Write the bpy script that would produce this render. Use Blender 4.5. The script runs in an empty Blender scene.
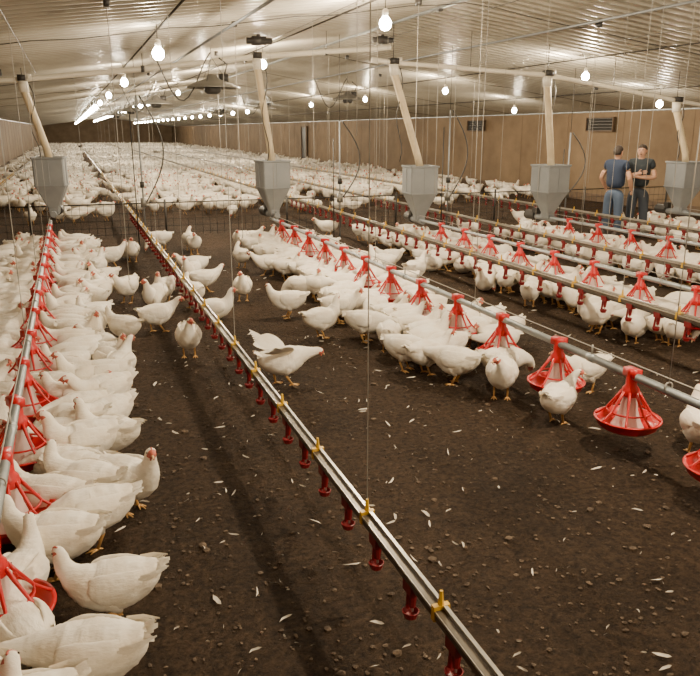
import bpy, math, random
import numpy as np
from mathutils import Vector, Matrix, noise
random.seed(11); rnd=random.random
def U(a,b): return a+(b-a)*rnd()
scene=bpy.context.scene
# ---------------------------------------------------------------- materials
def mat(name,col=(.5,.5,.5),rough=.6,metal=0.0,emit=None,es=0,nscale=20,bump=0,bscale=80,col2=None,spec=None,stretch=None):
    m=bpy.data.materials.new(name); m.use_nodes=True; nt=m.node_tree; b=nt.nodes['Principled BSDF']
    b.inputs['Base Color'].default_value=(*col,1); b.inputs['Roughness'].default_value=rough; b.inputs['Metallic'].default_value=metal
    if spec is not None: b.inputs['Specular IOR Level'].default_value=spec
    tc=nt.nodes.new('ShaderNodeTexCoord')
    if emit: b.inputs['Emission Color'].default_value=(*emit,1); b.inputs['Emission Strength'].default_value=es
    if col2:
        n=nt.nodes.new('ShaderNodeTexNoise'); n.inputs['Scale'].default_value=nscale; n.inputs['Detail'].default_value=6
        r=nt.nodes.new('ShaderNodeValToRGB'); r.color_ramp.elements[0].position=.35; r.color_ramp.elements[1].position=.65
        r.color_ramp.elements[0].color=(*col,1); r.color_ramp.elements[1].color=(*col2,1)
        nt.links.new(tc.outputs['Object'],n.inputs['Vector']); nt.links.new(n.outputs['Fac'],r.inputs['Fac']); nt.links.new(r.outputs['Color'],b.inputs['Base Color'])
    if bump:
        bn=nt.nodes.new('ShaderNodeBump'); bn.inputs['Strength'].default_value=bump; bn.inputs['Distance'].default_value=.01
        n2=nt.nodes.new('ShaderNodeTexNoise'); n2.inputs['Scale'].default_value=bscale; n2.inputs['Detail'].default_value=8
        if stretch:
            mp=nt.nodes.new('ShaderNodeMapping'); mp.inputs['Scale'].default_value=stretch
            nt.links.new(tc.outputs['Object'],mp.inputs['Vector']); nt.links.new(mp.outputs['Vector'],n2.inputs['Vector'])
        else: nt.links.new(tc.outputs['Object'],n2.inputs['Vector'])
        nt.links.new(n2.outputs['Fac'],bn.inputs['Height']); nt.links.new(bn.outputs['Normal'],b.inputs['Normal'])
    return m
M={}
M['feather']=mat('white_feathers',(.92,.88,.79),.85,col2=(.80,.72,.60),nscale=8,bump=.4,bscale=70,spec=.15,stretch=(1,.35,1))
M['rskin']=mat('red_comb_skin',(.50,.13,.09),.6)
M['leg']=mat('yellow_leg_scales',(.66,.38,.13),.55)
M['beak']=mat('beak_horn',(.72,.50,.28),.4)
M['eye']=mat('bird_eye',(.05,.02,.01),.15)
BIRDM=[M['feather'],M['rskin'],M['leg'],M['beak'],M['eye']]
M['galv']=mat('galvanized_steel',(.22,.235,.25),.5,.35,col2=(.27,.285,.30),nscale=3)
M['galvd']=mat('galvanized_pipe',(.24,.26,.27),.4,.5,col2=(.32,.34,.35),nscale=6)
M['alu']=mat('dirty_aluminium_rail',(.20,.18,.155),.35,.7,col2=(.11,.09,.07),nscale=5)
M['alub']=mat('bright_aluminium_edge',(.50,.48,.44),.3,.8)
M['red']=mat('red_plastic',(.50,.010,.012),.35)
M['dred']=mat('nipple_red_plastic',(.20,.008,.012),.4)
M['yel']=mat('yellow_clip_plastic',(.70,.42,.03),.4)
M['feed']=mat('pan_insert_translucent',(.62,.48,.45),.5)
M['cream']=mat('cream_pvc',(.62,.51,.34),.5,col2=(.50,.40,.26),nscale=5)
M['white']=mat('white_pvc',(.70,.65,.55),.45)
M['dark']=mat('dark_painted_metal',(.030,.027,.025),.5)
M['gray']=mat('gray_dome_metal',(.25,.24,.22),.45,.6)
M['cord']=mat('suspension_cord',(.33,.31,.28),.7)
M['bulb']=mat('lit_bulb_glass',(1,1,1),.3,emit=(1,.92,.76),es=150)
M['wood']=mat('timber_trim',(.15,.10,.06),.7,col2=(.11,.07,.045),nscale=8)
M['clod']=mat('litter_clod',(.045,.030,.020),.95,col2=(.12,.083,.055),nscale=30)
M['quill']=mat('moulted_feather',(.62,.57,.49),.8)
# ---------------------------------------------------------------- mesh builder
class MB:
    def __init__(s): s.v=[]; s.f=[]; s.m=[]
    def add(s,vs,fs,mi=0):
        o=len(s.v); s.v.extend([tuple(p) for p in vs])
        for f in fs: s.f.append(tuple(i+o for i in f)); s.m.append(mi)
    def rings(s,R,mi=0,cap=True,mfun=None):
        n=len(R[0]); o=len(s.v); s.v.extend([tuple(p) for r in R for p in r])
        for i in range(len(R)-1):
            for j in range(n):
                k=(j+1)%n
                s.f.append((o+i*n+j,o+i*n+k,o+(i+1)*n+k,o+(i+1)*n+j)); s.m.append(mfun(i,j) if mfun else mi)
        if cap:
            s.f.append(tuple(o+j for j in range(n))[::-1]); s.m.append(mfun(0,0) if mfun else mi)
            b=o+(len(R)-1)*n; s.f.append(tuple(b+j for j in range(n))); s.m.append(mfun(len(R)-2,0) if mfun else mi)
    def tube(s,pts,rad,n=8,mi=0,cap=True):
        pts=[Vector(p) for p in pts]; R=[]
        if not isinstance(rad,(list,tuple)): rad=[rad]*len(pts)
        prev=None
        for i,p in enumerate(pts):
            t=(pts[min(i+1,len(pts)-1)]-pts[max(i-1,0)]).normalized()
            if prev is None:
                a=Vector((0,0,1)) if abs(t.z)<.9 else Vector((1,0,0))
                x=t.cross(a).normalized()
            else: x=(prev-t*prev.dot(t)).normalized()
            prev=x; y=t.cross(x)
            R.append([p+x*(rad[i]*math.cos(2*math.pi*j/n))+y*(rad[i]*math.sin(2*math.pi*j/n)) for j in range(n)])
        s.rings(R,mi,cap)
    def box(s,c,d,mi=0,rot=None):
        vs=[Vector((x*d[0]/2,y*d[1]/2,z*d[2]/2)) for x in(-1,1) for y in(-1,1) for z in(-1,1)]
        if rot: vs=[rot@p for p in vs]
        vs=[p+Vector(c) for p in vs]
        s.add(vs,[(0,1,3,2),(4,6,7,5),(0,4,5,1),(2,3,7,6),(0,2,6,4),(1,5,7,3)],mi)
    def lathe(s,prof,c=(0,0,0),n=24,mi=0,cap=False):
        R=[[(c[0]+r*math.cos(2*math.pi*j/n),c[1]+r*math.sin(2*math.pi*j/n),c[2]+z) for j in range(n)] for r,z in prof]
        s.rings(R,mi,cap)
    def sph(s,c,r,n=10,mi=0,sc=(1,1,1)):
        R=[]
        for i in range(n//2+1):
            a=math.pi*(i+.001)/(n//2+.002); rr=max(math.sin(a),.01)
            R.append([(c[0]+r*sc[0]*rr*math.cos(2*math.pi*j/n),c[1]+r*sc[1]*rr*math.sin(2*math.pi*j/n),c[2]-r*sc[2]*math.cos(a)) for j in range(n)])
        s.rings(R,mi,True)
    def mesh(s,name,mats,smooth=True):
        me=bpy.data.meshes.new(name); me.from_pydata(s.v,[],s.f)
        for m in mats: me.materials.append(m)
        me.polygons.foreach_set('material_index',s.m)
        me.polygons.foreach_set('use_smooth',[smooth]*len(s.f)); me.update(); return me
def obj(name,me,loc=(0,0,0),rz=0,parent=None,sc=1):
    o=bpy.data.objects.new(name,me); scene.collection.objects.link(o); o.location=loc; o.rotation_euler=(0,0,rz); o.scale=(sc,)*3
    if parent: o.parent=parent
    return o
def empty(name,loc=(0,0,0)):
    o=bpy.data.objects.new(name,None); scene.collection.objects.link(o); o.location=loc; o.empty_display_size=.2; return o
# ---------------------------------------------------------------- camera
H=1.95
P=math.atan(208/740); PSI=math.radians(20.14)
cam=bpy.data.cameras.new('camera'); co=bpy.data.objects.new('camera',cam); scene.collection.objects.link(co)
cam.sensor_width=36; cam.lens=740/700*36; cam.clip_start=.05; cam.clip_end=300
co.location=(0,0,H); co.rotation_euler=(math.pi/2-P,0,-PSI); scene.camera=co
# ---------------------------------------------------------------- room shell
XL,XR,XC=-3.4,13.9,5.0; ZR,ZE=3.62,2.47; Y0,Y1=-4.0,112.0
ZL=ZR-(XC-XL)*(ZR-ZE)/(XR-XC)
def ceil_z(x): return ZR-abs(x-XC)*(ZR-ZE)/(XR-XC)
fm=bpy.data.materials.new('litter_floor'); fm.use_nodes=True; nt=fm.node_tree; b=nt.nodes['Principled BSDF']; L=nt.links.new
tc=nt.nodes.new('ShaderNodeTexCoord')
def noi(s,d,r):
    n=nt.nodes.new('ShaderNodeTexNoise'); n.inputs['Scale'].default_value=s; n.inputs['Detail'].default_value=d; n.inputs['Roughness'].default_value=r
    L(tc.outputs['Object'],n.inputs['Vector']); return n
n1=noi(1.1,8,.65); n2=noi(26,9,.8); n3=noi(13,10,.8); n4=noi(4,5,.6)
r1=nt.nodes.new('ShaderNodeValToRGB'); r1.color_ramp.elements[0].position=.3;r1.color_ramp.elements[1].position=.72
r1.color_ramp.elements[0].color=(.040,.026,.0165,1); r1.color_ramp.elements[1].color=(.108,.072,.047,1)
r2=nt.nodes.new('ShaderNodeValToRGB'); r2.color_ramp.elements[0].position=.36;r2.color_ramp.elements[1].position=.66
r2.color_ramp.elements[0].color=(.3,.3,.3,1); r2.color_ramp.elements[1].color=(1.8,1.7,1.6,1)
mx=nt.nodes.new('ShaderNodeMix'); mx.data_type='RGBA'; mx.blend_type='MULTIPLY'; mx.inputs[0].default_value=1
L(n1.outputs['Fac'],r1.inputs['Fac']);L(n2.outputs['Fac'],r2.inputs['Fac'])
L(r1.outputs['Color'],mx.inputs[6]);L(r2.outputs['Color'],mx.inputs[7]);L(mx.outputs[2],b.inputs['Base Color'])
b.inputs['Roughness'].default_value=.9; b.inputs['Specular IOR Level'].default_value=.2
ba=nt.nodes.new('ShaderNodeBump'); ba.inputs['Strength'].default_value=1; ba.inputs['Distance'].default_value=.12
bb=nt.nodes.new('ShaderNodeBump'); bb.inputs['Strength'].default_value=1; bb.inputs['Distance'].default_value=.12
L(n4.outputs['Fac'],bb.inputs['Height']); L(n3.outputs['Fac'],ba.inputs['Height']);L(bb.outputs['Normal'],ba.inputs['Normal']);L(ba.outputs['Normal'],b.inputs['Normal'])
mb=MB(); mb.box(((XL+XR)/2,(Y0+Y1)/2,-.05),(XR-XL+.4,Y1-Y0+.4,.1)); obj('floor',mb.mesh('floor',[fm],False))
def osb(name,c1,c2):
    m=bpy.data.materials.new(name); m.use_nodes=True; nt=m.node_tree; b=nt.nodes['Principled BSDF']; L=nt.links.new
    tc=nt.nodes.new('ShaderNodeTexCoord'); n=nt.nodes.new('ShaderNodeTexNoise'); n.inputs['Scale'].default_value=1.0; n.inputs['Detail'].default_value=8; n.inputs['Roughness'].default_value=.62
    L(tc.outputs['Object'],n.inputs['Vector'])
    r=nt.nodes.new('ShaderNodeValToRGB'); r.color_ramp.elements[0].color=(*c1,1); r.color_ramp.elements[1].color=(*c2,1); r.color_ramp.elements[0].position=.32; r.color_ramp.elements[1].position=.68
    L(n.outputs['Fac'],r.inputs['Fac']); L(r.outputs['Color'],b.inputs['Base Color']); b.inputs['Roughness'].default_value=.75
    return m
OSB=osb('osb_board',(.16,.105,.058),(.25,.172,.10))
for nm,x,ze in(('wall_right',XR,ZE),('wall_left',XL,ZL)):
    mb=MB(); s=1 if x>0 else -1
    mb.box((x+s*.05,(Y0+Y1)/2,ze/2),(.1,Y1-Y0,ze))
    y=Y0+1.2
    while y<Y1: mb.box((x-s*.003,y,ze/2),(.006,.012,ze),1); y+=2.44
    obj(nm,mb.mesh(nm,[OSB,M['wood']],False))
    mb=MB(); mb.box((x-s*.02,(Y0+Y1)/2,.1),(.04,Y1-Y0,.2)); obj('baseboard_'+nm[5:],mb.mesh('bb',[M['wood']],False))
for nm,y in(('wall_back',Y1),('wall_front',Y0)):
    mb=MB(); s=.1 if y>0 else -.1
    pts=[(XL,0),(XR,0),(XR,ZE),(XC,ZR),(XL,ZL)]
    vs=[(p[0],y,p[1]) for p in pts]+[(p[0],y+s,p[1]) for p in pts]
    mb.add(vs,[(0,1,2,3,4),(9,8,7,6,5)]+[(i,(i+1)%5,(i+1)%5+5,i+5) for i in range(5)]); obj(nm,mb.mesh(nm,[OSB],False))
M['ceil']=mat('white_ribbed_ceiling_sheet',(.31,.285,.235),.34,.25,col2=(.40,.37,.31),nscale=1.2)
mb=MB(); prof=[]; y=Y0-.1
while y<Y1+.1:
    prof+=[(y,0),(y+.17,0),(y+.185,-.025),(y+.215,-.025),(y+.23,0)]; y+=.23
vs=[]; fs=[]
for yy,dz in prof: vs+=[(XL-.1,yy,ceil_z(XL-.1)+dz),(XC,yy,ZR+dz),(XR+.1,yy,ceil_z(XR+.1)+dz)]
for i in range(len(prof)-1):
    a=i*3; fs+=[(a,a+1,a+4,a+3),(a+1,a+2,a+5,a+4)]
mb.add(vs,fs); obj('ceiling',mb.mesh('ceiling',[M['ceil']],False))
mb=MB()
for xx in (XL+.05,XC,XR-.05): mb.box((xx,(Y0+Y1)/2,ceil_z(xx)-.04),(.06,Y1-Y0-.02,.03))
obj('trim_ceiling_battens',mb.mesh('battens',[M['galvd']],False))
def vent():
    mb=MB(); mb.box((0,0,0),(.05,1.1,.34),0); mb.box((-.04,0,.18),(.06,1.16,.03),1); mb.box((-.04,0,-.18),(.06,1.16,.03),1)
    mb.box((-.04,.57,0),(.06,.03,.34),1); mb.box((-.04,-.57,0),(.06,.03,.34),1)
    for k in range(4): mb.box((-.04,0,-.12+k*.08),(.010,1.1,.05),2,Matrix.Rotation(.6,3,'Y'))
    return mb.mesh('wall_vent',[M['dark'],M['wood'],M['dark']],False)
vm=vent()
for y in (17.6,24.5): obj('wall_vent',vm,(XR-.06,y,2.10))
mb=MB(); mb.box((0,0,1.05),(.04,1.0,2.1),0); mb.box((-.03,.53,1.08),(.07,.08,2.16),1); mb.box((-.03,-.53,1.08),(.07,.08,2.16),1); mb.box((-.03,0,2.15),(.07,1.1,.08),1); mb.sph((-.06,.4,1.0),.04,8,1)
obj('door_1',mb.mesh('door',[M['dark'],M['wood']],False),(XR-.07,46,0))
# ---------------------------------------------------------------- birds
def cr(p0,p1,p2,p3,t):
    return tuple(.5*((2*b)+(-a+c)*t+(2*a-5*b+4*c-d)*t*t+(-a+3*b-3*c+d)*t**3) for a,b,c,d in zip(p0,p1,p2,p3))
TAILB=[(0,-.205,.276,.010,.008),(0,-.185,.265,.044,.032),(0,-.145,.238,.080,.070),(0,-.07,.212,.106,.100),(0,.015,.203,.111,.108),(0,.085,.216,.095,.096)]
NECK={'stand':[(0,.132,.254,.066,.071),(0,.156,.300,.045,.050),(0,.168,.338,.034,.037),(0,.177,.368,.028,.031),(0,.194,.391,.026,.026),(0,.219,.391,.017,.018),(0,.232,.387,.008,.009)],
'look':[(0,.138,.250,.066,.070),(.006,.174,.286,.045,.047),(.018,.194,.318,.034,.036),(.032,.202,.344,.028,.031),(.050,.211,.362,.025,.025),(.070,.223,.360,.017,.018),(.080,.229,.356,.008,.009)],
'walk':[(0,.145,.246,.065,.068),(0,.186,.276,.045,.047),(0,.216,.303,.034,.036),(0,.236,.326,.028,.030),(0,.260,.340,.025,.024),(0,.286,.336,.017,.017),(0,.298,.331,.008,.009)],
'feed':[(0,.145,.214,.067,.070),(0,.195,.202,.048,.049),(0,.235,.178,.036,.037),(0,.262,.148,.029,.031),(0,.280,.118,.026,.027),(0,.288,.088,.018,.019),(0,.290,.074,.008,.009)],
'peck':[(0,.140,.200,.067,.070),(0,.185,.168,.048,.049),(0,.212,.126,.036,.037),(0,.230,.090,.029,.031),(0,.246,.060,.026,.027),(0,.256,.034,.018,.018),(0,.260,.024,.008,.009)],
'reach':[(0,.145,.230,.066,.069),(0,.200,.236,.047,.048),(0,.243,.238,.036,.037),(0,.276,.240,.029,.031),(0,.304,.236,.026,.027),(0,.326,.222,.018,.019),(0,.334,.214,.008,.009)]}
def bird(pose,lod,seed):
    rs=random.Random(seed); neck={'sit':'stand','flap':'reach'}.get(pose,pose)
    pts=[tuple(p) for p in TAILB+NECK[neck]]
    yaw=rs.uniform(-.6,.6) if lod<2 and pose!='flap' else 0
    if yaw:
        q=[]
        for i,p in enumerate(pts):
            if i>=7:
                k=(i-6)/6; a=yaw*k; px,py=p[0],p[1]-.14; p=(px*math.cos(a)+py*math.sin(a),.14+py*math.cos(a)-px*math.sin(a))+p[2:]
            q.append(p)
        pts=q
    sub=[8,2,1,1][lod]; ns=[40,12,8,6][lod]; S=[]
    if lod==3: pts=[pts[i] for i in (0,2,4,5,7,9,10,12)]
    for i in range(len(pts)-1):
        a,b,c,d=pts[max(i-1,0)],pts[i],pts[i+1],pts[min(i+2,len(pts)-1)]
        for k in range(sub): S.append(cr(a,b,c,d,k/sub))
    S.append(pts[-1]); mb=MB(); R=[]; n=len(S); arc=0
    for i,s in enumerate(S):
        p=Vector(s[:3]); t=(Vector(S[min(i+1,n-1)][:3])-Vector(S[max(i-1,0)][:3])).normalized()
        if i: arc+=(p-Vector(S[i-1][:3])).length
        x=Vector((1,0,0)); x=(x-t*x.dot(t)).normalized(); nn=x.cross(t)
        ring=[]
        for j in range(ns):
            A=2*math.pi*j/ns; q=x*(s[3]*math.cos(A))+nn*(s[4]*math.sin(A)*(1.0 if math.sin(A)>0 else 1.10))
            if lod<2:
                w=p+q; f=1+.06*noise.noise(w*22+Vector((seed,0,0)))+(.025*noise.noise(w*80) if lod==0 else 0)
                if lod==0 and i<n*.78:
                    row=arc/.026+.35*noise.noise(w*18); col=A/(2*math.pi)*18; ri=math.floor(row); c=(col+.5*(ri%2))%1-.5
                    fr=(row-ri+1.4*c*c)%1
                    f+= -.034*fr*min(1,s[3]/.05)
                if i>n*.80: f=1
                q=q*f
            ring.append(p+q)
        R.append(ring)
    hs=n-1-2*sub
    def mf(i,j):
        if lod==3: return 0
        if i>=n-1-sub*2+(sub//2): return 1
        if i>=hs-sub//2 and lod<2 and math.sin(2*math.pi*(j+.5)/ns)<.0: return 1
        return 0
    mb.rings(R,0,True,mf)
    hp=Vector(pts[-3][:3]); tip=Vector(pts[-1][:3]); fd=(tip-hp).normalized(); side=Vector((1,0,0)); side=(side-fd*side.dot(fd)).normalized(); up=side.cross(fd)
    if lod<3: mb.tube([tip-fd*.006,tip+fd*.012-up*.001,tip+fd*.022-up*.007],[.009,.006,.001],6 if lod<2 else 4,3)
    if lod<2:
        for s in(-1,1):
            mb.sph(hp+side*(s*.0225)+fd*.010+up*.006,.0045,8,4)
            mb.sph(hp+fd*.03+side*(s*.008)-up*.020,.008,8,1,(.5,.8,1.3))
    if lod<3:
        k=5 if lod<2 else 2
        for i in range(k):
            u=i/(k-1); c=hp+fd*(-.004+.030*u)+up*(.022-.006*u); h=.005+.005*math.sin(math.pi*(u*.8+.15))
            mb.tube([c-up*.006,c+up*h*.5,c+up*h-fd*.002],[.006,.005,.0015],6 if lod<2 else 4,1)
    if lod<3:
        nn_=[28,10,6][lod]
        fl=pose=='flap'
        for s in(-1,1):
            W=[]
            wp=[(.100,.234,.012,.010),(.085,.234,.020,.046),(.035,.230,.026,.066),(-.03,.232,.024,.064),(-.10,.240,.018,.048),(-.145,.246,.012,.030),(-.180,.246,.004,.010)]
            xo=[.072,.087,.097,.096,.082,.060,.040]
            sb=6 if lod==0 else 1
            def tw(p):
                if not fl: return p
                x,y,z=p; dx=(x-s*.07); sp=(.295-z)*1.35
                return (s*(.06+sp*.85), y*.85-.02-sp*.30, .27+sp*.50+abs(dx)*.3)
            for i in range(len(wp)-1):
                for k in range(sb):
                    t=k/sb; g=[xo[max(i-1,0)],xo[i],xo[i+1],xo[min(i+2,6)]]
                    c=cr(wp[max(i-1,0)]+(g[0],),wp[i]+(g[1],),wp[i+1]+(g[2],),wp[min(i+2,6)]+(g[3],),t)
                    rg=[]
                    for j in range(nn_):
                        a=2*math.pi*j/nn_; f=1
                        if lod==0:
                            row=-c[0]/.030; zz=math.sin(a)*3.2; ri=math.floor(row); cc=(zz+.5*(ri%2))%1-.5; f=1-.16*((row-ri+1.4*cc*cc)%1)
                        rg.append(tw((s*(c[4]+c[2]*f*math.cos(a)-.02*max(0,math.sin(a))),c[0],c[1]+c[3]*math.sin(a)*(1+.05*noise.noise(Vector((c[0]*30,a,seed)))))))
                    W.append(rg)
            mb.rings(W if s>0 else [r[::-1] for r in W],0,True)
            if lod==0 and not fl:
                for k in range(7):
                    z0=.205+k*.010; y0=-.07-.008*k; ln=.085+.006*k
                    p0=Vector((s*(.093-.001*k),y0,z0)); p1=Vector((s*(.048),y0-ln,z0+.008+.001*k)); dz=Vector((0,0,.007)); mid=(p0+p1)*.5+Vector((s*.010,0,0))
                    mb.add([p0-dz,p0+dz,mid+dz*1.3,p1+dz*.5,p1-dz*.5,mid-dz*1.3],[(0,1,2,5),(5,2,3,4)],0)
            if fl:
                for k in range(9):
                    a=k/8; b0=Vector((s*(.09+.10*a),-.05-.03*a,.285+.055*a)); d=Vector((s*(.02+.07*a),-.12+.03*a,.015+.04*a)); wv=Vector((s*.010,.006,.004))
                    e=b0+d; m=(b0+e)*.5
                    mb.add([b0-wv,b0+wv,m+wv*1.2,e+wv*.5,e-wv*.5,m-wv*1.2],[(0,1,2,5),(5,2,3,4)],0)
    nb=[15,7,3,1][lod]
    for k in range(nb):
        u=(k/(nb-1)-.5)*2 if nb>1 else 0
        p0=Vector((u*.026,-.165,.258)); p1=Vector((u*.052+rs.uniform(-.010,.010),-.236+abs(u)*.018+rs.uniform(-.012,.012),.294-abs(u)*.024+rs.uniform(-.014,.014)))
        d=Vector((.009,0,.007*(-1 if u>0 else 1))) if nb>1 else Vector((.05,0,0)); m=(p0+p1)*.5+Vector((0,0,.006))
        mb.add([p0-d,p0+d,m+d*1.3,p1+d*.7,p1-d*.7,m-d*1.3],[(0,1,2,5),(5,2,3,4)],0)
    if lod<3 and pose!='sit':
        for s in(-1,1):
            off=0.0
            if pose in('walk','flap'): off=.05*s
            elif pose in('stand','look'): off=rs.uniform(-.012,.012)
            x=.050*s
            if lod<2:
                mb.tube([(x,.005,.18),(x*1.05,.000+off*.2,.145),(x,-.016+off*.4,.115),(x,-.028+off*.6,.090)],[.052,.050,.032,.013],12,0)
            hock=Vector((x,-.030+off*.6,.092)); foot=Vector((x,.002+off,.012))
            nl=6 if lod<2 else 3
            mb.tube([hock+Vector((0,0,.02)),hock,foot],[.011,.010,.008],nl,2)
            if lod<2:
                for a,l in((-.5,.045),(0,.058),(.5,.045),(math.pi+.2*s,.026)):
                    e=foot+Vector((math.sin(a)*l,math.cos(a)*l,-.007)); mid=(foot+e)*.5+Vector((0,0,.003))
                    mb.tube([foot,mid,e],[.0075,.0055,.0025],6,2)
    if pose=='sit': mb.v=[(x,y,max(z-.08,.004)) for x,y,z in mb.v]
    return mb
class NPM:
    def __init__(s,mb):
        s.v=np.array(mb.v,dtype=np.float64); s.n=np.array([len(f) for f in mb.f]); s.l=np.concatenate([np.array(f) for f in mb.f]); s.m=np.array(mb.m)
def flock(name,items,variants,parent=None):
    V=[];Ls=[];N=[];Ms=[];o=0
    for (x,y,r,sc,k) in items:
        g=variants[k%len(variants)]; c,s=math.cos(r),math.sin(r)
        sq=g.v*sc; v=np.empty_like(sq); v[:,0]=sq[:,0]*c-sq[:,1]*s+x; v[:,1]=sq[:,0]*s+sq[:,1]*c+y; v[:,2]=sq[:,2]
        V.append(v);Ls.append(g.l+o);N.append(g.n);Ms.append(g.m);o+=len(v)
    V=np.concatenate(V);Ls=np.concatenate(Ls);N=np.concatenate(N);Ms=np.concatenate(Ms)
    me=bpy.data.meshes.new(name); me.vertices.add(len(V)); me.vertices.foreach_set('co',V.ravel())
    me.loops.add(len(Ls)); me.loops.foreach_set('vertex_index',Ls.astype(np.int32)); me.polygons.add(len(N))
    me.polygons.foreach_set('loop_start',np.concatenate([[0],np.cumsum(N)[:-1]]).astype(np.int32))
    try: me.polygons.foreach_set('loop_total',N.astype(np.int32))
    except Exception: pass
    for m in BIRDM: me.materials.append(m)
    me.polygons.foreach_set('material_index',Ms.astype(np.int32)); me.polygons.foreach_set('use_smooth',np.ones(len(N),dtype=bool))
    me.update(calc_edges=True); me.validate(); return obj(name,me,parent=parent)
HI={}
for i,(p,k) in enumerate([('stand',4),('look',4),('walk',3),('feed',4),('reach',4),('sit',2),('peck',2),('flap',1)]):
    HI[p]=[bird(p,0,i*10+j).mesh('chicken_'+p,BIRDM) for j in range(k)]
MID=[NPM(bird(p,1,s)) for p,s in [('feed',1),('reach',2),('feed',3),('look',4),('reach',5),('stand',6),('look',7),('walk',8),('peck',9),('sit',10)]]
LOW=[NPM(bird(p,2,s)) for p,s in [('stand',1),('look',2),('feed',3),('walk',4),('reach',5)]]
TINY=[NPM(bird(p,3,s)) for p,s in [('stand',1),('look',2),('walk',4),('feed',3)]]
placed=[]
def chicken(x,y,deg,pose,sc=1.0):
    me=random.choice(HI[pose]); placed.append((x,y)); o=obj('chicken',me,(x,y,0),math.radians(deg),sc=sc); return o
# free-standing birds: x, y, heading (0 = down the house, 90 = to the left), pose
A=[(.21,5.77,-20,'look'),(.83,6.42,175,'stand'),(.66,7.38,-70,'walk'),(.88,8.68,150,'stand'),(1.42,9.13,-85,'walk'),(1.76,8.47,165,'stand'),
(2.13,6.61,-75,'stand'),(1.42,5.40,-84,'flap'),(.13,3.72,-140,'stand'),(.0,2.78,85,'look'),(.47,8.83,150,'look'),(.42,11.28,-60,'walk'),(.75,11.71,170,'stand'),
(2.04,7.49,80,'look'),(2.42,9.89,100,'walk'),(2.41,8.29,60,'peck'),(4.2,9.76,100,'walk'),(4.1,8.69,-60,'stand'),(2.88,4.55,150,'look'),(2.70,4.95,40,'reach'),(2.98,3.98,-60,'look'),(3.5,3.25,-30,'stand'),(3.55,4.45,90,'walk'),(4.75,5.85,100,'stand'),
(.32,7.0,40,'walk'),(.25,9.6,120,'stand'),(2.2,10.6,10,'look'),(.2,10.4,-20,'stand'),(3.08,4.85,-100,'feed'),(2.6,5.25,-80,'look'),
(-.10,2.36,78,'reach'),(-.33,2.58,20,'stand'),(-.36,2.95,-20,'stand'),(-.22,3.22,75,'look'),(-.06,3.42,100,'feed'),(-.54,2.40,60,'look'),(-.62,2.85,-70,'feed'),(-.32,2.15,100,'feed'),(-.6,3.3,-40,'stand'),(-.16,2.02,60,'look'),(-.24,3.66,60,'walk')]
for x,y,d,p in A: chicken(x,y,d,p,U(.92,1.03))
def ok(x,y,d): return all((x-a)**2+(y-b)**2>d*d for a,b in placed)
for side in(1,-1):
    for tier in(0,1,2):
        y=1.7+.09*tier
        while y<5.4:
            if side>0 and tier==2: break
            off=(.25,.44 if side>0 else .60,.93)[tier]
            x=-.41+side*(off+U(-.08,.08))
            deg=(90 if side>0 else -90)+U(-42,42)
            if tier>=1: deg+=U(-80,80)
            if rnd()<.12: deg+=180
            if ok(x,y,.165 if y>3.5 else .215) and (tier==0 or rnd()<(.5 if side>0 else .65)) and not(tier==1 and side>0 and y<3.8):
                chicken(x,y,deg,random.choice(['feed','look','sit','stand','reach','walk'] if tier else ['feed','feed','reach','look','stand','look']),U(.88,1.04))
            y+=U(.15,.23)
rows=[]
def row(X,ya,yb,dens=1.0,tier2=.5):
    for side in(1,-1):
        for tier in(0,1):
            y=ya
            while y<yb:
                x=X+side*((.28+tier*.27)+U(-.09,.09)); deg=(90 if side>0 else -90)+U(-45,45)+(U(-100,100) if tier else 0)
                if rnd()<.1: deg+=180
                if (tier==0 and rnd()<dens) or (tier==1 and rnd()<tier2):
                    if ok(x,y,.16): rows.append((x,y,math.radians(deg),U(.88,1.04),random.choice([0,1,2,3,4]) if rnd()<.55 else random.randrange(5,10)))
                y+=U(.14,.22)
row(-.41,5.4,13.2,1,.5)
row(3.11,5.4,12.6,.97,.35)
row(5.35,5.2,12.2,.95,.25)
row(7.6,5.6,12,.95,.3); row(10.4,6.5,12,.95,.3)
for i in range(70):
    x,y=U(-3,12.8),U(6,13.5)
    if ok(x,y,.3) and not (8.7<x<10.7 and 10.6<y<12.2): rows.append((x,y,U(0,6.28),1,random.randrange(5,10)))
flock('chicken_flock_at_feeders',rows,MID)
mid=[];far=[]
y=17.0
while y<108:
    x=XL+.5; step=.31 if y<50 else .44
    while x<XR-.45:
        fx=min(abs(x-q) for q in(-.41,3.11,5.35,7.6,10.4))
        pr=.92 if fx<.6 else .46
        pr*=.78+.6*noise.noise(Vector((x*.6,y*.25,3)))
        if y<20: pr*=.5*(y-16)/4+.1
        if .65<x<1.35 or 4.3<x<4.7: pr*=.2
        if rnd()<pr:
            it=(x+U(-.14,.14),y+U(-.14,.14),U(0,6.28),U(.92,1.08),random.randrange(0,20))
            (mid if y<34 else far).append(it)
        x+=step
    y+=step
flock('chicken_flock_midhouse',mid,LOW); flock('chicken_flock_far',far,TINY)
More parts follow.
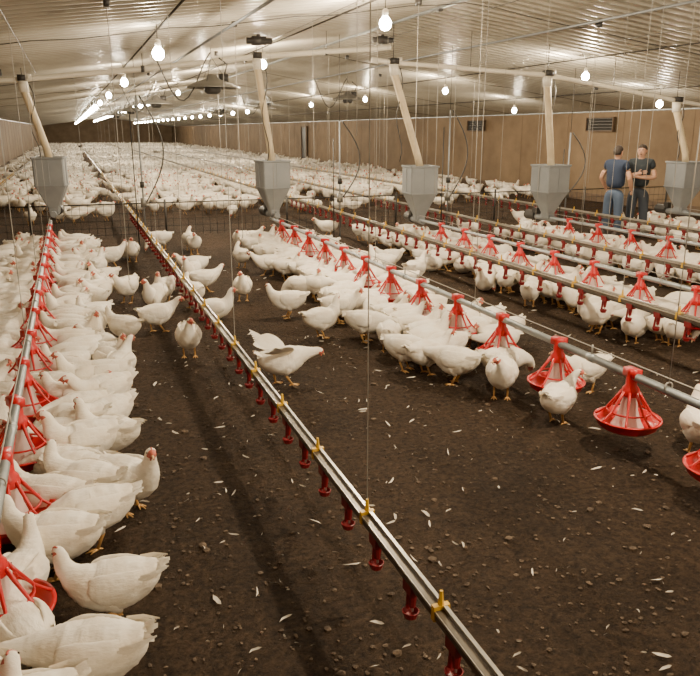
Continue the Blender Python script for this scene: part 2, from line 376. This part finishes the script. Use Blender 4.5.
# ---------------------------------------------------------------- feeder lines
def pan_mesh():
    mb=MB()
    mb.lathe([(.0,.150),(.09,.150),(.150,.158),(.180,.180),(.192,.218),(.203,.220),(.203,.228),(.186,.228),(.172,.186),(.14,.166),(.08,.160),(.05,.19),(0,.215)],n=32,mi=0)
    mb.lathe([(.10,.170),(.078,.21),(.055,.28),(.046,.34),(.040,.38)],n=20,mi=1)
    mb.lathe([(.050,.37),(.056,.385),(.050,.42),(.034,.44),(.034,.52),(.030,.535)],n=16,mi=0)
    mb.lathe([(.126,.268),(.133,.268),(.133,.278),(.126,.278),(.126,.268)],n=24,mi=0)
    n=8
    for k in range(n):
        a=2*math.pi*k/n; c,s=math.cos(a),math.sin(a)
        mb.tube([(.048*c,.048*s,.400),(.080*c,.080*s,.35),(.132*c,.132*s,.274),(.172*c,.172*s,.240),(.192*c,.192*s,.226)],[.010,.009,.007,.007,.008],6,0)
    mb.box((0,0,.52),(.06,.10,.05),0)
    return mb.mesh('feeder_pan',[M['red'],M['feed']],True)
PAN=pan_mesh()
def feeder(X,ya,yb,y0):
    e=empty('feeder_line',(X,0,0)); mb=MB()
    mb.tube([(0,ya,.50),(0,yb,.50)],.026,12,0)
    mb.tube([(0,ya,.575),(0,yb,.575)],.004,5,1)
    y=y0-.36
    while y<yb:
        mb.tube([(0,y-.03,.50),(0,y+.03,.50)],.030,12,0); mb.tube([(0,y,.52),(0,y,.59)],.007,5,1); y+=3.0
    y=y0-.3
    while y<yb:
        if y>ya:
            pts=[(.028*math.sin(t*math.pi/6),y,.525+.028*math.cos(t*math.pi/6)) for t in range(13)]
            mb.tube(pts,.005,5,1); mb.tube([(0,y,.55),(0,y,ceil_z(X))],.0028,5,1)
        y+=2.25
    obj('pipe',mb.mesh('feeder_pipe',[M['galvd'],M['cord']]),parent=e)
    y=y0;i=1
    while y<yb-.4:
        if y>ya: obj('pan_%d'%i,PAN,(0,y,0),U(0,1),parent=e)
        y+=.75;i+=1
HP=[(-.33,13.2,.13),(3.16,12.4,.06),(5.42,11.4,-.02),(7.66,10.95,-.02),(10.42,10.8,0)]
FX=(-.41,3.11,5.39,7.64,10.4)
for X,(hx,yb,_),y0 in zip(FX,HP,(1.2,1.2,1.5,1.3,1.4)): feeder(X,-1,yb,y0)
# ---------------------------------------------------------------- drinker lines
def drinker(X,Z,ya,yb,y0):
    mb=MB()
    mb.box((0,(ya+yb)/2,Z),(.050,yb-ya,.034),0); mb.box((.012,(ya+yb)/2,Z+.024),(.014,yb-ya,.014),3)
    mb.box((-.026,(ya+yb)/2,Z+.012),(.004,yb-ya,.010),3); mb.tube([(.0,ya,Z-.030),(0,yb,Z-.030)],.016,10,0)
    y=y0
    while y<min(yb,16):
        mb.box((0,y,Z-.040),(.050,.07,.044),1); mb.tube([(0,y,Z-.05),(0,y,Z-.09),(0,y,Z-.125)],[.019,.016,.012],8,1)
        mb.tube([(0,y,Z-.125),(0,y,Z-.145)],[.005,.005],6,3)
        mb.tube([(0,y+.03,Z-.055),(0,y+.04,Z-.155)],[.009,.009],6,1)
        mb.lathe([(.005,-.175),(.020,-.170),(.030,-.150),(.033,-.152),(.024,-.178),(.005,-.183)],(0,y+.014,Z),12,1)
        y+=.34
    y=y0+.12
    while y<min(yb,30):
        mb.box((0,y,Z+.004),(.060,.022,.056),2); mb.tube([(0,y,Z+.03),(0,y,Z+.085)],[.011,.006],6,2)
        y+=.68
    y=y0+.8
    while y<min(yb,30):
        mb.tube([(0,y,Z+.03),(0,y,ceil_z(X))],.0025,5,4); y+=2.72
    return obj('nipple_drinker_line',mb.mesh('drinker',[M['alu'],M['dred'],M['yel'],M['alub'],M['cord'],M['dark']],False),(X,0,0))
for X,Z,ya,yb,y0 in((1.03,.38,-1,60,1.80),(4.5,.50,-1,60,1.7),(6.5,.45,-1,60,1.7),(9.0,.45,-1,60,1.7),(-2.0,.40,-1,60,1.7)): drinker(X,Z,ya,yb,y0)
# ---------------------------------------------------------------- hoppers, drop tubes, cross auger
TOP=[(-.60,13.2,2.68),(2.95,12.4,3.05),(4.95,11.5,2.95),(7.5,11.0,2.80),(10.15,10.9,2.42)]
def hopper_mesh():
    mb=MB()
    def sq(w,z,bv=.02):
        h=w/2; return [(h-bv,-h,z),(h,-h+bv,z),(h,h-bv,z),(h-bv,h,z),(-h+bv,h,z),(-h,h-bv,z),(-h,-h+bv,z),(-h+bv,-h,z)]
    mb.rings([sq(.16,.52),sq(.18,.60),sq(.47,.96),sq(.47,1.37),sq(.505,1.38),sq(.505,1.405),sq(.47,1.405),sq(.45,1.36),sq(.40,1.33)],0)
    mb.rings([sq(.485,.95),sq(.485,.97)],0)
    for sx in(-1,1): mb.box((sx*.239,0,1.17),(.010,.022,.38),0); mb.box((0,sx*.239,1.17),(.022,.010,.38),0)
    mb.tube([(0,-.2,.50),(0,.3,.50)],.05,12,0); mb.box((0,0,.54),(.14,.2,.08),0)
    mb.tube([(0,.3,.52),(0,.55,.52)],.085,14,1); mb.box((0,.3,.60),(.12,.1,.1),1)
    return mb.mesh('feed_hopper',[M['galv'],M['dark']],False)
hm=hopper_mesh()
for (x,y,dz),(tx,ty,tz) in zip(HP,TOP):
    obj('feed_hopper',hm,(x,y,dz),U(-.12,.12))
    mb=MB(); mb.tube([(tx,ty,tz),(tx*.97+x*.03,ty*.97+y*.03,tz-.12),(x*.9+tx*.1,y*.9+ty*.1,1.55+dz),(x,y,1.36+dz)],[.065,.058,.058,.062],12,0)
    mb.tube([(tx,ty,tz+.02),(tx*.94+x*.06,ty*.94+y*.06,tz-.16)],.074,12,1)
    mb.box((tx,ty-.02,tz+.05),(.13,.15,.09),2); mb.box((tx+.10,ty,tz+.07),(.07,.09,.07),1)
    mb.tube([(tx,ty,tz+.08),(tx,ty,ceil_z(tx))],.006,6,2)
    q=[(tx+.1+.05*math.sin(k*.9),ty-.05,tz-.05-k*(tz-1.5)/10) for k in range(11)]; mb.tube(q,.008,6,2)
    obj('feed_drop_tube',mb.mesh('drop_tube',[M['cream'],M['white'],M['dark']]))
mb=MB(); mb.tube([(-3.3,13.3,2.52),(-.60,13.22,2.71),(1.2,12.8,2.88),(2.95,12.4,3.08),(4.95,11.6,3.22)],.042,12,0)
for p in((-2,13.26,2.61),(1.2,12.8,2.88),(4,12,3.15)): mb.tube([p,(p[0],p[1],ceil_z(p[0]))],.006,5,1); mb.tube([(p[0]-.03,p[1],p[2]),(p[0]+.03,p[1],p[2])],.052,10,1)
mb.tube([(4.6,11.55,3.02),(4.95,11.5,2.98),(7.5,11.0,2.82),(10.15,10.9,2.45),(12.3,10.9,2.2)],.038,12,0)
for p in((6.2,11.25,2.9),(8.8,10.95,2.64)): mb.tube([p,(p[0],p[1],ceil_z(p[0]))],.006,5,1)
obj('cross_auger_pipe',mb.mesh('auger',[M['white'],M['dark']]))
# ---------------------------------------------------------------- lamps
def bulb_mesh():
    mb=MB(); mb.lathe([(.004,-.080),(.034,-.074),(.058,-.048),(.066,-.010),(.058,.022),(.036,.05),(.026,.065)],n=16,mi=0)
    mb.lathe([(.03,.06),(.034,.07),(.034,.12),(.02,.135),(.004,.14)],n=14,mi=1); mb.tube([(0,0,.13),(0,0,.34)],.005,5,2); mb.lathe([(.05,.34),(.05,.31),(.02,.29),(.004,.29)],n=12,mi=1)
    return mb.mesh('hanging_light_bulb',[M['bulb'],M['white'],M['dark']])
bmh=bulb_mesh(); farb=MB(); WARM=(1,.82,.57)
def lamp(x,y,w):
    z=ceil_z(x)-.34
    obj('hanging_light_bulb',bmh,(x,y,z))
    l=bpy.data.lights.new('bulb_light','POINT'); l.energy=w; l.color=WARM; l.shadow_soft_size=.05
    obj('bulb_light',l,(x,y,z-.14))
for y in(-2.5,2.7,7.9,13.4,18.9,24.4,30): lamp(3.3,y,430 if y<14 else 300)
for y in(3.5,8.8,14.2,19.6,25): lamp(1.0,y,85)
for y in(0,5.6,11.2,16.4,21.6,27): lamp(8.4,y,200)
for y in(7.4,12.6,18): lamp(11.3,y,90)
for x in(1.0,3.3,8.4):
    y=29.5 if x==1 else 34
    while y<108:
        farb.sph((x,y,ceil_z(x)-.36),.10,8,0); farb.tube([(x,y,ceil_z(x)-.27),(x,y,ceil_z(x))],.02,5,1); y+=3.6
obj('string_of_light_bulbs',farb.mesh('far_bulbs',[M['bulb'],M['dark']]))
for y in(40,52,64,78,94):
    for x in(2,8.5):
        l=bpy.data.lights.new('bulb_light','POINT'); l.energy=430; l.color=WARM; l.shadow_soft_size=.1; obj('bulb_light',l,(x,y,2.75))
def brooder():
    mb=MB(); mb.lathe([(.0,.20),(.07,.19),(.10,.13),(.30,.06),(.42,.0),(.43,-.015),(.41,-.01),(.29,.045),(.09,.11),(0,.12)],n=28,mi=0)
    mb.lathe([(.0,-.10),(.09,-.10),(.14,-.06),(.13,.02),(.10,.09)],n=20,mi=1); mb.box((.18,0,.14),(.14,.12,.12),1); mb.tube([(.2,0,.2),(.25,.02,.35),(.12,0,.44)],.012,6,1)
    for a in(0,2.1,4.2): mb.tube([(.25*math.cos(a),.25*math.sin(a),.07),(0,0,.45)],.004,5,1)
    mb.tube([(0,0,.45),(0,0,.58)],.005,5,1)
    mb.tube([(-.9+.075*k,.05,.52-.85*math.sin(k/12*math.pi)**1.3*(1-.3*k/12)) for k in range(13)],.011,6,1)
    return mb.mesh('gas_brooder',[M['gray'],M['dark']])
br=brooder()
for y in(12.3,20.5,29,38): obj('gas_brooder',br,(2.2,y,ceil_z(2.2)-.66))
for y in(19,28,37): obj('gas_brooder',br,(6.9,y,ceil_z(6.9)-.66))
mb=MB()
for x in(1.0,3.3,8.4,11.3): mb.tube([(x+.06,-3.9,ceil_z(x)-.05),(x+.06,70,ceil_z(x)-.05)],.012,6,1)
for x in(1.9,6.6): mb.tube([(x,-3.9,ceil_z(x)-.10),(x,70,ceil_z(x)-.10)],.018,8,0)
for x in FX: mb.tube([(x,-3.9,ceil_z(x)-.07),(x,14,ceil_z(x)-.07)],.004,5,1)
for yy in(6.4,9.3,16.2,21.8,27):
    mb.tube([(x,yy,ceil_z(x)-.05-.03*math.sin((x-XL)*2.1)**2) for x in [XL+.1+.5*k for k in range(17)]+[XC]+[XC+.5+.5*k for k in range(17)]],.006,5,1)
obj('ceiling_conduits',mb.mesh('conduits',[M['galv'],M['dark']]))
mb=MB(); YF=14.6; x=XL+.1
while x<XR-.05: mb.tube([(x,YF,0),(x,YF,.62)],.004,4,0); x+=.14
for z in(.05,.18,.31,.44,.62): mb.tube([(XL+.05,YF,z),(XR-.05,YF,z)],.004 if z<.6 else .012,5,0)
x=XL+.2
while x<XR-.1: mb.tube([(x,YF,0),(x,YF,.68)],.02,8,0); x+=2.4
obj('wire_fence',mb.mesh('wire_fence',[M['dark']]))
def standpipe(x,y,h):
    mb=MB(); mb.tube([(0,0,0),(0,0,h)],.014,8,0)
    pts=[(.05+.34*math.sin(t/14*math.pi),0,.75+(h-.75)*(1-t/14)) for t in range(15)]
    mb.tube(pts,.012,6,1); mb.box((0,0,.75),(.09,.07,.16),2); mb.box((0,0,1.05),(.07,.05,.10),1); mb.tube([(0,0,h),(0,0,ceil_z(x)-.02)],.005,5,1)
    mb.tube([(-.12,0,0),(-.12,0,h-.3)],.010,6,1)
    obj('water_regulator_standpipe',mb.mesh('standpipe',[M['galv'],M['dark'],M['gray']]),(x,y,0))
for x,y,h in((1.10,13.3,2.5),(4.57,13.0,2.1),(6.57,12.6,2.3),(9.07,12.4,1.9),(-1.93,13.6,2.1)): standpipe(x,y,h)
mb=MB()
for x,y,z in((.4,7,.62),(2.0,9.5,.6),(2.45,6.5,1.9),(6.2,7,1.2),(6.9,9,.5),(8.2,8,.5),(9.6,9,.5),(11.5,9.5,1.2),(4.2,9,1.6),(-1.2,9,1.5),(5.8,16,1),(3.8,17,1),(1.8,18,1),(7.4,18,1),(.2,16,1),(2.6,14,.9),(5.0,10,1.0),(10.8,14,.8)):
    mb.tube([(x,y,z),(x,y,ceil_z(x)-.02)],.0035,5,0); mb.box((x,y,ceil_z(x)-.05),(.05,.09,.07),1)
obj('winch_cord_set',mb.mesh('cords',[M['cord'],M['dark']]))
def winch(x,y):
    mb=MB(); mb.box((0,0,-.09),(.20,.12,.12),0); mb.tube([(-.18,0,-.09),(.20,0,-.09)],.045,12,0); mb.tube([(0,0,-.03),(0,0,0)],.03,8,0); mb.tube([(.06,.06,-.09),(.06,.2,-.09)],.06,12,1)
    obj('ceiling_winch_motor',mb.mesh('winch',[M['dark'],M['gray']]),(x,y,ceil_z(x)-.03))
winch(2.75,11.4); winch(5.3,12.8); winch(-1.0,12)
# ---------------------------------------------------------------- litter details
mb=MB()
for i in range(900):
    x,y=U(-.2,9),U(1.3,11)
    if rnd()<.6: x,y=U(.2,4.8),U(1.4,7)
    a=U(0,6.28); l=.008+.040*rnd()**2; w=l*U(.08,.20); c,s=math.cos(a),math.sin(a); z=.012; cu=U(-.6,.6)*l
    P_=[(-l,0,0),(-.3*l,w,.006),(.6*l,w*.8+cu,.010),(l,cu*1.6,.008),(.6*l,-w*.8+cu,.003),(-.3*l,-w,.002)]
    mb.add([(x+p[0]*c-p[1]*s,y+p[0]*s+p[1]*c,z+p[2]) for p in P_],[(0,1,5),(1,2,4,5),(2,3,4)])
obj('scattered_feathers',mb.mesh('feathers',[M['quill']],False))
mb=MB()
for i in range(6500):
    x,y=U(-.3,6),1.3+7*rnd()**1.5; r=U(.003,.011) if rnd()<.96 else U(.012,.020)
    n=6; o=len(mb.v); mb.sph((x,y,r*.3),r,n,0,(U(.8,1.5),U(.8,1.5),U(.4,.8)))
    for k in range(o,len(mb.v)):
        p=Vector(mb.v[k]); q=noise.noise(p*70)*r*.5; mb.v[k]=(p.x+q,p.y-q,p.z+q*.5)
obj('litter_clods',mb.mesh('clods',[M['clod']],False))
# ---------------------------------------------------------------- people
def skin(verts,edges,rad,root=0,lv=2):
    me=bpy.data.meshes.new('sk'); me.from_pydata([tuple(v) for v in verts],edges,[]); o=bpy.data.objects.new('sk',me); scene.collection.objects.link(o)
    m=o.modifiers.new('s','SKIN')
    for i,r in enumerate(rad):
        sv=me.skin_vertices[0].data[i]; sv.radius=(r,r) if not isinstance(r,tuple) else r; sv.use_root=(i==root)
    s=o.modifiers.new('d','SUBSURF'); s.levels=lv; s.render_levels=lv
    bpy.context.view_layer.update(); ev=o.evaluated_get(bpy.context.evaluated_depsgraph_get()); em=ev.to_mesh()
    vs=[v.co.copy() for v in em.vertices]; fs=[tuple(p.vertices) for p in em.polygons]; ev.to_mesh_clear(); bpy.data.objects.remove(o); bpy.data.meshes.remove(me)
    return vs,fs
def person(name,x,y,deg,shirt,pants,folded,hs=1.0):
    SK=mat('skin',(.50,.28,.19),.6); HA=mat('hair',(.03,.02,.015),.7); SH=mat(name+'_shirt',shirt,.85,bump=.3,bscale=14); PA=mat(name+'_jeans',pants,.9,bump=.3,bscale=18); BT=mat('boots',(.05,.04,.035),.7)
    mb=MB()
    vs,fs=skin([(0,0,.98),(0,0,.90),(.095,0,.84),(.11,.01,.50),(.12,-.01,.12),(-.095,0,.84),(-.13,.02,.50),(-.15,.0,.12)],[(0,1),(1,2),(2,3),(3,4),(1,5),(5,6),(6,7)],[(.19,.135),(.19,.145),.12,.090,.075,.12,.090,.075]); mb.add(vs,fs,3)
    el=[(.29,.02,1.14),(-.29,.02,1.14)] if not folded else [(.29,.07,1.13),(-.29,.07,1.13)]
    vs,fs=skin([(0,0,.92),(0,.0,1.10),(0,.0,1.28),(0,-.01,1.42),(.175,-.01,1.40),(el[0][0]*.5+.10,.0,1.28),(-.175,-.01,1.40),(-el[0][0]*.5-.10,.0,1.28),(0,0,1.47)],[(0,1),(1,2),(2,3),(3,4),(4,5),(3,6),(6,7),(3,8)],[(.20,.15),(.19,.15),(.205,.145),(.14,.11),.078,.070,.078,.070,.07],lv=2); mb.add(vs,fs,2)
    vs,fs=skin([(0,0,1.42),(0,.01,1.50),(0,.015,1.56)],[(0,1),(1,2)],[.065,.058,.060]); mb.add(vs,fs,0)
    R=[]; ring=[(1.495,.030,.04,.035),(1.51,.045,.055,.03),(1.545,.063,.080,.02),(1.59,.073,.092,.015),(1.63,.076,.097,.012),(1.67,.072,.092,.010),(1.70,.055,.070,.008),(1.718,.025,.03,.005)]
    for z,rx,ry,yc in ring: R.append([(rx*math.cos(2*math.pi*j/20),yc+ry*math.sin(2*math.pi*j/20),z) for j in range(20)])
    mb.rings(R,0)
    mb.tube([(0,.10,1.625),(0,.118,1.60),(0,.124,1.583),(0,.10,1.575)],[.008,.011,.014,.008],8,0)
    mb.box((0,.098,1.548),(.045,.012,.008),5)
    for s in(-1,1):
        mb.sph((s*.028,.098,1.622),.009,8,5); mb.sph((s*.079,.0,1.605),.026,8,0,(.4,.8,1.2)); mb.box((s*.028,.103,1.642),(.035,.01,.007),1)
    R=[]
    for z,rx,ry,yc in [(1.56,.066,.060,-.035),(1.60,.080,.078,-.022),(1.64,.084,.092,-.008),(1.668,.082,.102,.004),(1.70,.066,.085,.005),(1.73,.030,.04,.003)]: R.append([(rx*math.cos(2*math.pi*j/20),yc+ry*math.sin(2*math.pi*j/20),z) for j in range(20)])
    mb.rings(R,1)
    for s in(-1,1):
        sh=Vector((s*.235,0,1.27))
        if folded:
            E=Vector((s*.29,.07,1.12)); Wp=Vector((-s*.02,.22,1.17+.03*s)); hd=Vector((-s*.15,.225,1.20+.03*s))
        else:
            E=Vector((s*.30,-.02,1.13)); Wp=Vector((s*.27,.12,.93)); hd=Vector((s*.25,.17,.86))
        vs,fs=skin([sh,E,(E+Wp)/2,Wp,(Wp+hd)/2],[(0,1),(1,2),(2,3),(3,4)],[.055,.048,.044,.030,(.036,.022)]); mb.add(vs,fs,0)
        d=(hd-Wp).normalized(); a=Vector((0,0,1)) if folded else Vector((0,1,.3)).normalized(); a=(a-d*a.dot(d)).normalized(); nrm=d.cross(a)
        for k,l in enumerate((.06,.075,.08,.07)):
            b=(Wp+hd)/2+a*((k-1.5)*.019)+d*.02; mb.tube([b,b+d*l*.6,b+d*l+nrm*(-.015 if folded else .012)],[.010,.009,.007],6,0)
        b=Wp+a*.035+d*.01; mb.tube([b-a*.01,b+a*.02+d*.025,b+a*.025+d*.055],[.012,.010,.008],6,0)
    for s,fx,fy in((1,.12,-.01),(-1,-.15,0)):
        R=[]
        for yy,w,h in((-.10,.035,.07),(-.07,.050,.13),(-.01,.055,.16),(.06,.050,.085),(.13,.052,.065),(.18,.035,.045)):
            R.append([(fx+w*math.cos(2*math.pi*j/12),fy+yy,max(0,h/2+h/2*math.sin(2*math.pi*j/12))) for j in range(12)])
        mb.rings(R,4)
    return obj(name,mb.mesh(name,[SK,HA,SH,PA,BT,M['dark']]),(x,y,0),math.radians(deg),sc=hs)
person('man_in_blue_tshirt',9.43,11.43,-70,(.022,.036,.075),(.075,.11,.18),False,.97)
person('man_with_folded_arms',9.97,11.42,125,(.020,.028,.036),(.05,.06,.08),True,.98)
w=bpy.data.worlds.new('world'); scene.world=w; w.use_nodes=True; w.node_tree.nodes['Background'].inputs[0].default_value=(.5,.45,.4,1); w.node_tree.nodes['Background'].inputs[1].default_value=.03
